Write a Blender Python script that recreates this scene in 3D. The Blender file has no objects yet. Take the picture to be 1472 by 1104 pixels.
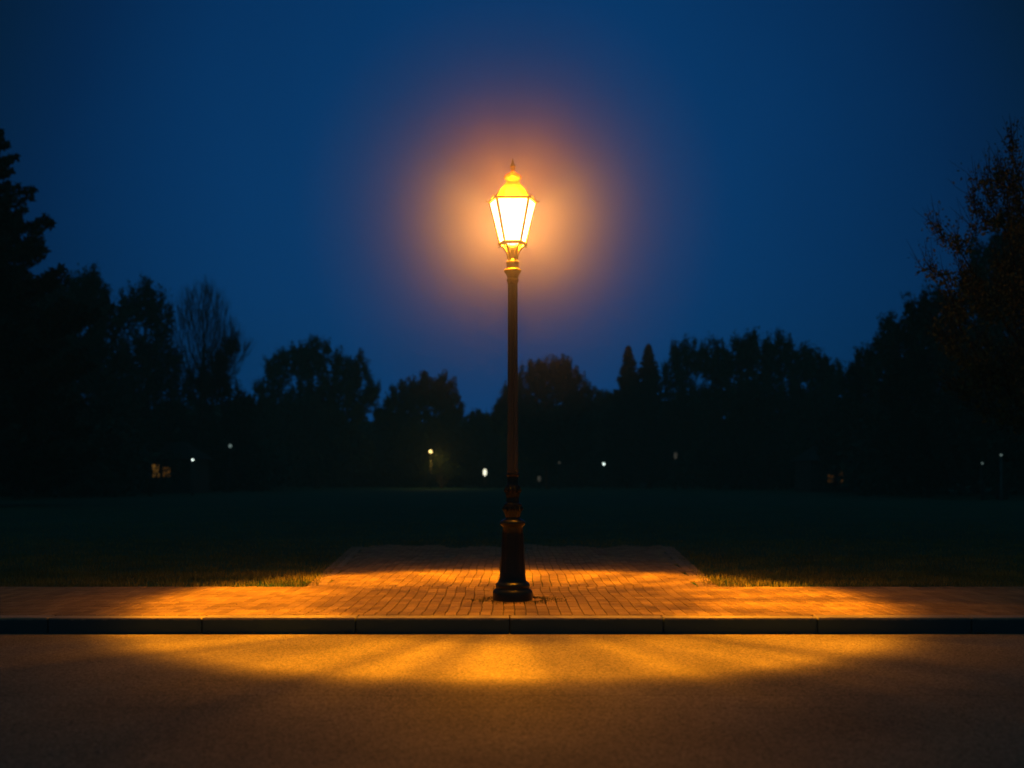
import bpy, math, random
import numpy as np
from mathutils import Vector

SC = bpy.context.scene
COL = SC.collection
F = 1431.0          # focal length in photo pixels (35 mm lens, 1472 px wide)
HC = 1.225          # camera height above the pavement
YH = 688.0          # horizon row in the photo
LAMP_D = 10.08      # distance of the lamp post

# ------------------------------------------------------------------ camera
cd = bpy.data.cameras.new('camera')
cam = bpy.data.objects.new('camera', cd); COL.objects.link(cam)
cam.location = (0, 0, HC)
cam.rotation_euler = (math.radians(90), 0, 0)
cd.lens = 35; cd.sensor_width = 36; cd.shift_y = (YH - 552) / 1472.0
cd.clip_start = 0.1; cd.clip_end = 3000
cd.dof.use_dof = True; cd.dof.focus_distance = LAMP_D - 0.1; cd.dof.aperture_fstop = 1.0
SC.camera = cam
SC.view_settings.view_transform = 'Standard'
SC.view_settings.look = 'None'
SC.view_settings.gamma = 1.0
SC.view_settings.exposure = 0.0
SC.view_settings.use_curve_mapping = False

# ------------------------------------------------------------------ world: late dusk, glow left over beyond the park
w = bpy.data.worlds.new('World'); SC.world = w; w.use_nodes = True
nt = w.node_tree; nt.nodes.clear()
out = nt.nodes.new('ShaderNodeOutputWorld'); bg = nt.nodes.new('ShaderNodeBackground')
tc = nt.nodes.new('ShaderNodeTexCoord')
dot = nt.nodes.new('ShaderNodeVectorMath'); dot.operation = 'DOT_PRODUCT'
sd = Vector((0.0, 1.0, 0.03)).normalized(); dot.inputs[1].default_value = sd
nrm = nt.nodes.new('ShaderNodeVectorMath'); nrm.operation = 'NORMALIZE'
nz = nt.nodes.new('ShaderNodeTexNoise'); nz.inputs['Scale'].default_value = 3.0; nz.inputs['Detail'].default_value = 3
mr = nt.nodes.new('ShaderNodeMapRange'); mr.inputs['From Min'].default_value = 0.3; mr.inputs['From Max'].default_value = 0.7
mr.inputs['To Min'].default_value = -0.008; mr.inputs['To Max'].default_value = 0.008
add = nt.nodes.new('ShaderNodeMath'); add.operation = 'ADD'
rp = nt.nodes.new('ShaderNodeValToRGB')
SKY = [(0.0, (0.0030, 0.042, 0.062)), (0.55, (0.0020, 0.022, 0.048)), (0.76, (0.0011, 0.0085, 0.028)), (0.865, (0.0012, 0.0125, 0.040)),  # ramp start, behind the camera, raised to add fill on trees and kerb
       (0.905, (0.0013, 0.0205, 0.080)), (0.94, (0.0016, 0.0335, 0.126)), (0.97, (0.0022, 0.044, 0.160)), (1.0, (0.004, 0.057, 0.205))]
while len(rp.color_ramp.elements) < len(SKY): rp.color_ramp.elements.new(0.5)
for e, (p, c) in zip(rp.color_ramp.elements, SKY):
    e.position = p; e.color = (*c, 1)
L = nt.links.new
sq = nt.nodes.new('ShaderNodeVectorMath'); sq.operation = 'MULTIPLY'; sq.inputs[1].default_value = (1, 1, .62)
L(tc.outputs['Generated'], sq.inputs[0]); L(sq.outputs[0], nrm.inputs[0]); L(nrm.outputs[0], dot.inputs[0]); L(nrm.outputs[0], nz.inputs['Vector'])
L(nz.outputs['Fac'], mr.inputs['Value']); L(dot.outputs['Value'], add.inputs[0]); L(mr.outputs[0], add.inputs[1])
L(add.outputs[0], rp.inputs['Fac']); L(rp.outputs['Color'], bg.inputs['Color']); L(bg.outputs[0], out.inputs['Surface'])
bg.inputs['Strength'].default_value = 1.0

# ------------------------------------------------------------------ helpers
def px(x, y, d):
    """photo pixel at distance d -> world point"""
    return Vector(((x - 736) * d / F, d, HC + (YH - y) * d / F))

def tag(o, label=None, cat=None, group=None, kind=None):
    if label: o['label'] = label
    if cat: o['category'] = cat
    if group: o['group'] = group
    if kind: o['kind'] = kind
    return o

def empty(name, loc, label=None, cat=None, group=None):
    o = bpy.data.objects.new(name, None); COL.objects.link(o); o.location = loc
    o.empty_display_size = 0.3
    return tag(o, label, cat, group)

class MB:
    """collects vertices and faces of one mesh"""
    def __init__(s): s.v = []; s.f = []
    def add(s, v, f):
        n = len(s.v); s.v += [tuple(p) for p in v]; s.f += [tuple(i + n for i in q) for q in f]
    def box(s, x0, x1, y0, y1, z0, z1):
        s.add([(x0,y0,z0),(x1,y0,z0),(x1,y1,z0),(x0,y1,z0),(x0,y0,z1),(x1,y0,z1),(x1,y1,z1),(x0,y1,z1)],
              [(0,3,2,1),(4,5,6,7),(0,1,5,4),(1,2,6,5),(2,3,7,6),(3,0,4,7)])
    def tube(s, pts, rad, n=6, caps=True):
        pts = [Vector(p) for p in pts]; rings = []
        for i, p in enumerate(pts):
            a = pts[max(i-1, 0)]; b = pts[min(i+1, len(pts)-1)]
            t = (b - a).normalized() if (b - a).length > 1e-9 else Vector((0,0,1))
            u = t.orthogonal().normalized() if i == 0 else (rings[-1][1] - t * rings[-1][1].dot(t)).normalized()
            w_ = t.cross(u)
            r = rad[i] if hasattr(rad, '__len__') else rad
            rings.append(([p + (u * math.cos(2*math.pi*k/n) + w_ * math.sin(2*math.pi*k/n)) * r for k in range(n)], u))
        v = [q for R, _ in rings for q in R]; f = []
        for i in range(len(pts) - 1):
            for k in range(n):
                f.append((i*n+k, i*n+(k+1)%n, (i+1)*n+(k+1)%n, (i+1)*n+k))
        if caps: f.append(tuple(range(n))[::-1]); f.append(tuple((len(pts)-1)*n + k for k in range(n)))
        s.add(v, f)
    def lathe(s, prof, n=48, rmod=None, cx=0, cy=0, caps=True):
        v = []; f = []
        for (r, z) in prof:
            for k in range(n):
                a = 2*math.pi*k/n
                rr = r * (rmod(a) if rmod else 1)
                v.append((cx + rr*math.cos(a), cy + rr*math.sin(a), z))
        for i in range(len(prof)-1):
            for k in range(n):
                f.append((i*n+k, i*n+(k+1)%n, (i+1)*n+(k+1)%n, (i+1)*n+k))
        if caps: f.append(tuple(range(n))[::-1]); f.append(tuple((len(prof)-1)*n + k for k in range(n)))
        s.add(v, f)
    def build(s, name, m, parent=None, smooth=False, loc=(0,0,0), bevel=0, auto=None):
        me = bpy.data.meshes.new(name); me.from_pydata(s.v, [], s.f); me.update()
        me.materials.append(m)
        o = bpy.data.objects.new(name, me); COL.objects.link(o); o.location = loc
        if parent: o.parent = parent
        if smooth:
            me.polygons.foreach_set('use_smooth', [True]*len(me.polygons))
            if auto:
                me.set_sharp_from_angle(angle=math.radians(auto))
        if bevel:
            b = o.modifiers.new('bevel', 'BEVEL'); b.width = bevel; b.segments = 2; b.limit_method = 'ANGLE'
        return o

def np_mesh(name, V, q, m, parent=None, loc=(0,0,0)):
    """V (n,3) vertices; q verts per face, consecutive"""
    n = len(V); nf = n // q
    me = bpy.data.meshes.new(name)
    me.vertices.add(n); me.vertices.foreach_set('co', np.asarray(V, np.float32).ravel())
    me.loops.add(n); me.loops.foreach_set('vertex_index', np.arange(n, dtype=np.int32))
    me.polygons.add(nf); me.polygons.foreach_set('loop_start', np.arange(nf, dtype=np.int32) * q)
    me.update(calc_edges=True); me.materials.append(m)
    o = bpy.data.objects.new(name, me); COL.objects.link(o); o.location = loc
    if parent: o.parent = parent
    return o

# ------------------------------------------------------------------ materials
def mat(name, rgb, rough=0.8, metal=0.0, var=0.0, vscale=5.0, bump=0.0, bscale=40.0, bdist=0.01, rgb2=None, island=0.0, spec=0.5):
    m = bpy.data.materials.new(name); m.use_nodes = True; t = m.node_tree; N = t.nodes; K = t.links.new
    b = N['Principled BSDF']; b.inputs['Roughness'].default_value = rough; b.inputs['Metallic'].default_value = metal
    b.inputs['Base Color'].default_value = (*rgb, 1); b.inputs['Specular IOR Level'].default_value = spec
    co = N.new('ShaderNodeTexCoord')
    fac = None
    if rgb2 or var:
        z = N.new('ShaderNodeTexNoise'); z.inputs['Scale'].default_value = vscale; z.inputs['Detail'].default_value = 6
        K(co.outputs['Object'], z.inputs['Vector'])
        r = N.new('ShaderNodeMapRange'); r.inputs['From Min'].default_value = .32; r.inputs['From Max'].default_value = .68
        K(z.outputs['Fac'], r.inputs['Value']); fac = r.outputs[0]
        c2 = rgb2 or tuple(c*(1-var) for c in rgb)
        mx = N.new('ShaderNodeMix'); mx.data_type = 'RGBA'
        mx.inputs[6].default_value = (*rgb, 1); mx.inputs[7].default_value = (*c2, 1)
        K(fac, mx.inputs[0]); col = mx.outputs[2]
        if island:
            g = N.new('ShaderNodeNewGeometry'); hs = N.new('ShaderNodeHueSaturation')
            r2 = N.new('ShaderNodeMapRange'); r2.inputs['To Min'].default_value = 1-island; r2.inputs['To Max'].default_value = 1+island
            K(g.outputs['Random Per Island'], r2.inputs['Value']); K(r2.outputs[0], hs.inputs['Value']); K(col, hs.inputs['Color'])
            col = hs.outputs[0]
        K(col, b.inputs['Base Color'])
    if bump:
        z = N.new('ShaderNodeTexNoise'); z.inputs['Scale'].default_value = bscale; z.inputs['Detail'].default_value = 8
        z.inputs['Roughness'].default_value = .65
        K(co.outputs['Object'], z.inputs['Vector'])
        bp = N.new('ShaderNodeBump'); bp.inputs['Strength'].default_value = bump; bp.inputs['Distance'].default_value = bdist
        K(z.outputs['Fac'], bp.inputs['Height']); K(bp.outputs[0], b.inputs['Normal'])
    return m

M = {}
M['paver'] = mat('paver', (.29,.20,.095), .8, rgb2=(.21,.14,.065), vscale=2.2, bump=.5, bscale=60, bdist=.004, island=.22, spec=.15)
M['edge'] = mat('paver_edge', (.30,.215,.11), .8, rgb2=(.22,.15,.08), vscale=3, bump=.5, bscale=60, bdist=.004, island=.2, spec=.35)
M['bed'] = mat('bedding_sand', (.07,.055,.04), .95, var=.4, vscale=8, bump=.6, bscale=120, bdist=.005)
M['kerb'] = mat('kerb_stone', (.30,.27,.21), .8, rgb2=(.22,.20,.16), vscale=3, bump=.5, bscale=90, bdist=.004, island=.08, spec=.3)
M['earth'] = mat('earth', (.035,.04,.02), .95, var=.4, vscale=1.5)
M['iron'] = mat('cast_iron', (.006,.010,.011), .32, metal=.35, bump=.25, bscale=120, bdist=.002)
M['shaft'] = mat('shaft_iron', (.088,.084,.068), .45, metal=.3, bump=.2, bscale=120, bdist=.002)
M['iron2'] = mat('lantern_iron', (.10,.07,.035), .45, metal=.3, bump=.15, bscale=120, bdist=.002)
M['bark'] = mat('bark', (.045,.035,.026), .95, var=.4, vscale=6, bump=.6, bscale=20, bdist=.03)
M['bark_dark'] = mat('bark_dark', (.012,.010,.008), .95, var=.4, vscale=6, bump=.6, bscale=20, bdist=.03)
M['leaf'] = mat('leaf', (.040,.075,.050), .8, rgb2=(.028,.055,.036), vscale=.6, island=.35, spec=.2)
M['leaf_dry'] = mat('leaf_dry', (.095,.100,.035), .75, rgb2=(.05,.065,.025), vscale=.9, island=.45, spec=.2)
M['needle'] = mat('needle', (.030,.062,.046), .8, rgb2=(.02,.045,.034), vscale=.8, island=.3, spec=.2)
M['grass'] = mat('grass', (.26,.20,.045), .7, rgb2=(.07,.105,.035), vscale=1.3, island=.45, spec=.25)
M['moss'] = mat('moss', (.13,.12,.06), .9, rgb2=(.08,.085,.04), vscale=20, island=.4, spec=.1)
M['dark_wall'] = mat('dark_wall', (.045,.045,.04), .9, var=.2, vscale=3)
M['dark_roof'] = mat('dark_roof', (.02,.024,.024), .9, var=.2, vscale=3)
M['dark_post'] = mat('dark_post', (.012,.012,.012), .6, var=.2)
M['pale_post'] = mat('pale_post', (.09,.11,.115), .6, var=.2)
M['litter'] = mat('litter', (.20,.12,.05), .85, rgb2=(.10,.06,.03), vscale=6, island=.4)

# lawn sheet
def lawn_mat():
    m = mat('lawn', (.036,.115,.066), .95, rgb2=(.026,.088,.054), vscale=.35, bump=.9, bscale=60, bdist=.03, spec=.1)
    return m
M['lawn'] = lawn_mat()

# asphalt: grey aggregate with fine stones, worn patches and two old longitudinal seams
def asphalt():
    m = bpy.data.materials.new('asphalt'); m.use_nodes = True; t = m.node_tree; N = t.nodes; K = t.links.new
    b = N['Principled BSDF']; b.inputs['Roughness'].default_value = .95; b.inputs['Specular IOR Level'].default_value = .1
    co = N.new('ShaderNodeTexCoord')
    st = N.new('ShaderNodeTexVoronoi'); st.inputs['Scale'].default_value = 85; K(co.outputs['Object'], st.inputs['Vector'])
    big = N.new('ShaderNodeTexNoise'); big.inputs['Scale'].default_value = .9; big.inputs['Detail'].default_value = 5; K(co.outputs['Object'], big.inputs['Vector'])
    fine = N.new('ShaderNodeTexNoise'); fine.inputs['Scale'].default_value = 60; fine.inputs['Detail'].default_value = 8; fine.inputs['Roughness'].default_value=.7
    K(co.outputs['Object'], fine.inputs['Vector'])
    c1 = N.new('ShaderNodeValToRGB'); c1.color_ramp.elements[0].color = (.10,.088,.068,1); c1.color_ramp.elements[1].color = (.35,.305,.225,1)
    c1.color_ramp.elements[0].position = .37; c1.color_ramp.elements[1].position = .67
    K(fine.outputs['Fac'], c1.inputs[0])
    mul = N.new('ShaderNodeMix'); mul.data_type = 'RGBA'; mul.blend_type = 'MULTIPLY'; mul.inputs[0].default_value = 1
    c2 = N.new('ShaderNodeMapRange'); c2.inputs['From Min'].default_value=.3; c2.inputs['From Max'].default_value=.7; c2.inputs['To Min'].default_value=.74; c2.inputs['To Max'].default_value=1.12
    K(big.outputs['Fac'], c2.inputs['Value']); K(c1.outputs[0], mul.inputs[6]); K(c2.outputs[0], mul.inputs[7])
    # seams: two thin dark lines that wander a little along x
    sx = N.new('ShaderNodeSeparateXYZ'); K(co.outputs['Object'], sx.inputs[0])
    wob = N.new('ShaderNodeTexNoise'); wob.inputs['Scale'].default_value = 1.7; wob.inputs['Detail'].default_value=4; K(co.outputs['Object'], wob.inputs['Vector'])
    last = None
    for y0, wd, dk in ((6.27,.012,.62),(5.93,.03,.86)):
        a = N.new('ShaderNodeMath'); a.operation='MULTIPLY_ADD'; a.inputs[1].default_value=.06; a.inputs[2].default_value=-y0-.03; K(wob.outputs['Fac'], a.inputs[0])
        s_ = N.new('ShaderNodeMath'); s_.operation='ADD'; K(sx.outputs['Y'], s_.inputs[0]); K(a.outputs[0], s_.inputs[1])
        ab = N.new('ShaderNodeMath'); ab.operation='ABSOLUTE'; K(s_.outputs[0], ab.inputs[0])
        r = N.new('ShaderNodeMapRange'); r.inputs['From Max'].default_value=wd; r.inputs['To Min'].default_value=dk; r.inputs['To Max'].default_value=1; K(ab.outputs[0], r.inputs['Value'])
        if last is None: last = r.outputs[0]
        else:
            mm = N.new('ShaderNodeMath'); mm.operation='MULTIPLY'; K(last, mm.inputs[0]); K(r.outputs[0], mm.inputs[1]); last = mm.outputs[0]
    m2 = N.new('ShaderNodeMix'); m2.data_type='RGBA'; m2.blend_type='MULTIPLY'; m2.inputs[0].default_value=1
    K(mul.outputs[2], m2.inputs[6]); K(last, m2.inputs[7]); K(m2.outputs[2], b.inputs['Base Color'])
    bp = N.new('ShaderNodeBump'); bp.inputs['Strength'].default_value=.6; bp.inputs['Distance'].default_value=.008
    ad = N.new('ShaderNodeMath'); ad.operation='ADD'; K(st.outputs['Distance'], ad.inputs[0]); K(fine.outputs['Fac'], ad.inputs[1])
    K(ad.outputs[0], bp.inputs['Height']); K(bp.outputs[0], b.inputs['Normal'])
    return m
M['asphalt'] = asphalt()

def emis(name, rgb, s):
    m = bpy.data.materials.new(name); m.use_nodes = True; N = m.node_tree.nodes; N.clear()
    o = N.new('ShaderNodeOutputMaterial'); e = N.new('ShaderNodeEmission'); e.inputs[0].default_value = (*rgb,1); e.inputs[1].default_value = s
    m.node_tree.links.new(e.outputs[0], o.inputs[0]); return m

def glass_lit(name, through, rgb, s):
    """frosted lit glass: lets the lamp's light pass and glows itself"""
    m = bpy.data.materials.new(name); m.use_nodes = True; N = m.node_tree.nodes; N.clear(); K = m.node_tree.links.new
    o = N.new('ShaderNodeOutputMaterial'); e = N.new('ShaderNodeEmission'); e.inputs[0].default_value = (*rgb,1); e.inputs[1].default_value = s
    t = N.new('ShaderNodeBsdfTransparent'); t.inputs[0].default_value = (*through,1)
    a = N.new('ShaderNodeAddShader'); K(e.outputs[0], a.inputs[0]); K(t.outputs[0], a.inputs[1]); K(a.outputs[0], o.inputs[0]); return m

M['pane'] = glass_lit('lantern_glass', (.85,.85,.85), (1,.88,.66), 2.2)
M['roof'] = None

# ------------------------------------------------------------------ setting
s = MB(); s.add([(-900,-400,-.20),(900,-400,-.20),(900,1400,-.20),(-900,1400,-.20)], [(0,1,2,3)])
tag(s.build('ground', M['earth']), kind='structure')
KY = 8.76; KB = 8.925; PE = 11.30
s = MB(); s.add([(-120,-25,-.14),(120,-25,-.14),(120,KY+.02,-.14),(-120,KY+.02,-.14)], [(0,1,2,3)])
tag(s.build('road', M['asphalt']), kind='structure')
s = MB(); s.add([(-120,KB-.02,-.012),(120,KB-.02,-.012),(120,PE+.03,-.012),(-120,PE+.03,-.012)], [(0,1,2,3)])
tag(s.build('pavement_bed', M['bed']), kind='structure')
s = MB(); s.add([(-600,PE-.02,-.018),(600,PE-.02,-.018),(600,900,-.018),(-600,900,-.018)], [(0,1,2,3)])
tag(s.build('lawn', M['lawn']), kind='structure')

# kerb of separate stones with open joints
rng = random.Random(4)
s = MB(); step = 1.355
for k in range(-36, 37):
    a = -.02 + k*step + .004; b_ = -.02 + (k+1)*step - .004
    dz = rng.uniform(-.002,.002); dy = rng.uniform(-.003,.003)
    s.box(a, b_, KY+dy, KB+dy-.006, -.30, .002+dz)
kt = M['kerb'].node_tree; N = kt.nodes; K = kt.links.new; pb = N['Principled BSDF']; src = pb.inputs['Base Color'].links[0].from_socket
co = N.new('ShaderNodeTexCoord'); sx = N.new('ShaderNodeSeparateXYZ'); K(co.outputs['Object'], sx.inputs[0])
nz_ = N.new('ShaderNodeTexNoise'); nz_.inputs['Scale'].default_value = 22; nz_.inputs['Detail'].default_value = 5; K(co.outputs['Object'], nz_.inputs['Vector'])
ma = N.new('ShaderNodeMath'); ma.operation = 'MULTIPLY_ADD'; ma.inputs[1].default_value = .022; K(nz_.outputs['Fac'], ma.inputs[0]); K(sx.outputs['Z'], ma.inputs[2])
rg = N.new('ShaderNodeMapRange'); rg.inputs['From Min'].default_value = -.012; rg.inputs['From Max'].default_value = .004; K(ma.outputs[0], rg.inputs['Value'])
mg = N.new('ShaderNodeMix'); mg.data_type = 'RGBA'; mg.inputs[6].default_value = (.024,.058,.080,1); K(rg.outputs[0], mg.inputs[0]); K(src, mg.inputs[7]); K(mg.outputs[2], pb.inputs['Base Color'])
tag(s.build('kerb', M['kerb'], bevel=.010), kind='structure')   # shade of the unlit faces put in as dark colour below the arris

# pavers: bricks 100 x 200 mm laid end-on to the kerb, each a little off
def path_half(y):                       # half width of the paved apron behind the lamp
    return 2.28 + (y-PE)*.085
def pavers(name, x0, x1, y0, y1, inside, mt, seed, pw=.104, pl=.204):
    r = random.Random(seed); s = MB(); g = .0036
    nx = int((x1-x0)/pw); ny = max(1, int(round((y1-y0)/pl))); pl = (y1-y0)/ny
    for i in range(nx):
        off = 0 if i % 2 == 0 else 0
        for j in range(ny):
            cx = x0 + (i+.5)*pw; cy = y0 + (j+.5)*pl
            if not inside(cx, cy): continue
            wob = .010*math.sin(cy*2.1+cx*.6) + .006*math.sin(cx*1.3+cy*5)
            cx += wob
            tz = r.gauss(0,.0011); tx = r.gauss(0,.007); ty = r.gauss(0,.005); rz = r.gauss(0,.008)
            hx = pw/2-g+r.uniform(-.001,.001); hy = pl/2-g*1.5+r.uniform(-.001,.001); bv = .005
            V = []
            for lev, (ax, ay, az) in enumerate(((hx,hy,-.03),(hx,hy,-bv),(hx-bv,hy-bv,0))):
                for sx_, sy_ in ((-1,-1),(1,-1),(1,1),(-1,1)):
                    X = sx_*ax; Y = sy_*ay; Z = az + tz + (X*tx + Y*ty if lev else 0)
                    V.append((cx + X - Y*rz, cy + Y + X*rz, Z))
            Fc = []
            for l in (0,1):
                for k in range(4): Fc.append((l*4+k, l*4+(k+1)%4, (l+1)*4+(k+1)%4, (l+1)*4+k))
            Fc.append((8,9,10,11)); s.add(V, Fc)
    return s.build(name, mt)
tag(pavers('pavement', -16, 16, KB+.020, PE, lambda x, y: (x)**2+(y-LAMP_D)**2 > .15**2, M['paver'], 1), kind='structure')
tag(pavers('path', -3.6, 3.6, PE+.012, 18.6, lambda x, y: abs(x) < path_half(y)-.16 and y < 18.1+.5*math.sin(x*5)*math.sin(x*2.3+1), M['paver'], 2), kind='structure')
# soldier course along both sides of the path
s = MB(); r = random.Random(9)
for sg in (-1, 1):
    y = PE + .06
    while y < 17.9:
        for c in (0, 1):
            cx = sg*(path_half(y) - .10 + c*.105); w_ = .047; dz = r.gauss(.001,.002)
            s.box(cx-w_, cx+w_, y-.093, y+.093, -.05, dz)
        y += .197
tag(s.build('path_edging', M['edge'], bevel=.005), kind='structure')

# ------------------------------------------------------------------ grass blades (uncountable)
def blades(name, xs, ys, h0, h1, wd, mt, seed, lean=.5):
    r = np.random.default_rng(seed); n = len(xs)
    h = r.uniform(h0, h1, n); a = r.uniform(0, 2*np.pi, n); l = r.uniform(0, lean, n)*h
    b = r.uniform(0, 2*np.pi, n); ww = wd * r.uniform(.6, 1.3, n)
    V = np.zeros((n,3,3)); dx = np.cos(a)*ww/2; dy = np.sin(a)*ww/2
    V[:,0] = np.stack([xs-dx, ys-dy, np.full(n,-.018)],1); V[:,1] = np.stack([xs+dx, ys+dy, np.full(n,-.018)],1)
    V[:,2] = np.stack([xs+np.cos(b)*l, ys+np.sin(b)*l, h-.018],1)
    return np_mesh(name, V.reshape(-1,3), 3, mt)
R = np.random.default_rng(11)
X = []; Y = []
for (y0,y1,xr,dens) in ((PE+.03,13.2,7.5,1500),(13.2,16,9,600),(16,20,14,260),(20,28,18,90),(28,44,28,28)):
    n = int((y1-y0)*2*xr*dens); X.append(R.uniform(-xr,xr,n)); Y.append(R.uniform(y0,y1,n))
X = np.concatenate(X); Y = np.concatenate(Y)
keep = (np.abs(X) > 2.28+(Y-PE)*.085-.02-np.abs(R.normal(0,.05,len(X)))) | (Y > 18.1+.5*np.sin(X*5)*np.sin(X*2.3+1)-np.abs(R.normal(0,.12,len(X))))
# tufts: keep blades where a lumpy field is high
fld = np.sin(X*9+1.3*np.sin(Y*7))+np.sin(Y*11+1.7*np.sin(X*5))+R.normal(0,1.0,len(X))
keep &= fld > -1.3
X, Y = X[keep], Y[keep]
tag(blades('grass', X, Y, .022, .075, .010, M['grass'], 12, .8), 'short green lawn grass behind the brick pavement, tips caught by the lamplight', 'grass', kind='stuff')

# mossy grit packed round the foot of the lamp and in a few joints beside it
n = 3600; a = R.uniform(0,2*np.pi,n); q = np.abs(R.normal(0,1,n))
rx = .19 + q*.085; X = .05 + np.cos(a)*rx*1.35; Y = LAMP_D + np.sin(a)*rx
k = (X**2+(Y-LAMP_D)**2 > .19**2)
mo = blades('moss', X[k], Y[k], .021, .030, .014, M['moss'], 13, .9)
tag(mo, 'dark moss and grit round the foot of the lit lamp post', 'moss', kind='stuff')

# dry bits of leaf lying in the gutter
V = []; r = random.Random(31)
for c, n in ((-2.65,14),(-2.35,10),(-1.45,26),(-.35,6),(.7,8),(4.1,26),(-3.6,10),(2.4,10)):
    for i in range(n):
        x = c + r.gauss(0,.06); y = KY - abs(r.gauss(.012,.012)); z = -.136 + r.uniform(0,.012); sz = r.uniform(.004,.011); a = r.uniform(0,6.28)
        for q in range(4):
            V.append((x+math.cos(a+q*1.57)*sz*(1 if q%2 else 1.8), y+math.sin(a+q*1.57)*sz*(1 if q%2 else 1.8), z+r.uniform(0,.006)))
tag(np_mesh('leaf_litter', np.array(V), 4, M['litter']), 'small dry leaf bits lying along the foot of the kerb', 'leaf litter', kind='stuff')

# ------------------------------------------------------------------ street lamp
def zy(y): return HC + (YH - y)/142.0
def prof(pts): return [(hw/142.0, zy(y)) for (y, hw) in pts]
LX, LY = 0.007, LAMP_D
lamp = empty('street_lamp', (LX, LY, 0), 'tall black cast iron street lamp glowing orange at the edge of the brick pavement', 'street lamp')
s = MB()
s.lathe(prof([(863,28.8),(852,28.8),(850,28.2),(847.5,26.8),(846,24.6),(844,24),(842.5,24.4),(841,24.6),(839,24),(837.5,22.4),(836,20.6),(834,19.6),(830,18.9),(821,18),(810,17.1),(798,16.4),(776,15.4),(758,14.6),(756,15.2),(754.5,17.6),(752.5,18.6),(750,18.3),(748.5,16.6),(746.5,14),(745,11),(743,10)]), 64)
s.build('base', M['iron'], lamp, True, auto=50)
# raised panels on the tapered base
for k in range(8):
    s = MB(); a0 = 2*math.pi*(k+.5)/8
    pts = [(822,18.3),(812,17.5),(798,16.7),(776,15.7),(766,15.2)]
    cols = [-.26,-.22,.22,.26]; V = []; Fc = []
    for (y, hw) in pts:
        for ci, c in enumerate(cols):
            rr = (hw + (.0 if ci in (0,3) else .55))/142
            V.append((rr*math.cos(a0+c), rr*math.sin(a0+c), zy(y)))
    for i in range(len(pts)-1):
        for j in range(3): Fc.append((i*4+j, i*4+j+1, (i+1)*4+j+1, (i+1)*4+j))
    s.add(V, Fc); s.build('base_panel', M['iron'], lamp, True)
s = MB()
lob = lambda n, a: (lambda t: 1 + a*math.cos(n*t))
s.lathe(prof([(744,10),(740,10.6),(737,11.8),(731,12.6),(727,12.4)]), 96, lob(12,.045))
s.lathe(prof([(727.4,12.4),(725.5,12.9),(723.6,12.2),(722.5,9.6),(718,8.9),(714,9.1)]), 64)
s.lathe(prof([(714,9.1),(709,9.9),(704,10.3),(700,9.9)]), 96, lob(12,.05))
s.lathe(prof([(700.3,9.9),(698.6,10.1),(697,9.2),(696,8.2),(691,7.9),(685,8.0)]), 64)
for i, (yy, rr) in enumerate(((731.5,12.6),(705,10.4))):          # cast beads round both bulges
    for k in range(12):
        a = 2*math.pi*(k+.5)/12; c = Vector((rr/142*math.cos(a), rr/142*math.sin(a), zy(yy)))
        s.tube([c+Vector((0,0,.026)), c+Vector((math.cos(a)*.008,math.sin(a)*.008,.012)), c+Vector((math.cos(a)*.01,math.sin(a)*.01,0)), c-Vector((0,0,.022))], [.003,.009,.011,.004], 8)
s.build('collar', M['iron'], lamp, True, auto=50)
s = MB(); s.lathe(prof([(685,7.8),(683.8,9.0),(682,9.3),(680.4,8.9),(679.4,7.6)]), 48)
s.build('ring', M['iron'], lamp, True)
s = MB(); s.lathe(prof([(680,7.5),(676,7.6),(640,7.35),(560,7.05),(480,6.85),(412,6.7),(409,6.8)]), 192, lambda t: 1 - .22*abs(math.cos(7*t))**.6 + .09)
s.build('pole', M['shaft'], lamp, True)
s = MB(); s.lathe(prof([(410,7.0),(405.5,7.3),(404.6,8.5),(402.8,8.8),(401,8.3),(400.2,7.5),(397,8.3),(393.5,10),(391.4,11.8),(390.4,12.5),(388.4,12.5),(387.3,11.2),(386.6,9.2)]), 64)
s.build('capital', M['iron2'], lamp, True, auto=50)
s = MB(); s.lathe(prof([(386.8,9.2),(385,8.6),(381,8.7),(379,9.2),(377,9.2),(375.6,8.6),(374,6.6),(371,6.3),(368,6.7),(364,7.0),(359,7.4)]), 64)
s.build('neck', M['iron2'], lamp, True, auto=50)

# irregular six sided lantern: wide front and back panes
def hexa(R_, wfr, z, dep=.86):
    return [Vector((R_,0,z)), Vector((wfr,dep*R_,z)), Vector((-wfr,dep*R_,z)), Vector((-R_,0,z)), Vector((-wfr,-dep*R_,z)), Vector((wfr,-dep*R_,z))]
zt, zb = zy(292.5), zy(349)
top = hexa(33/142, 22.6/142, zt); bot = hexa(18.3/142, 11.2/142, zb)
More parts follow.
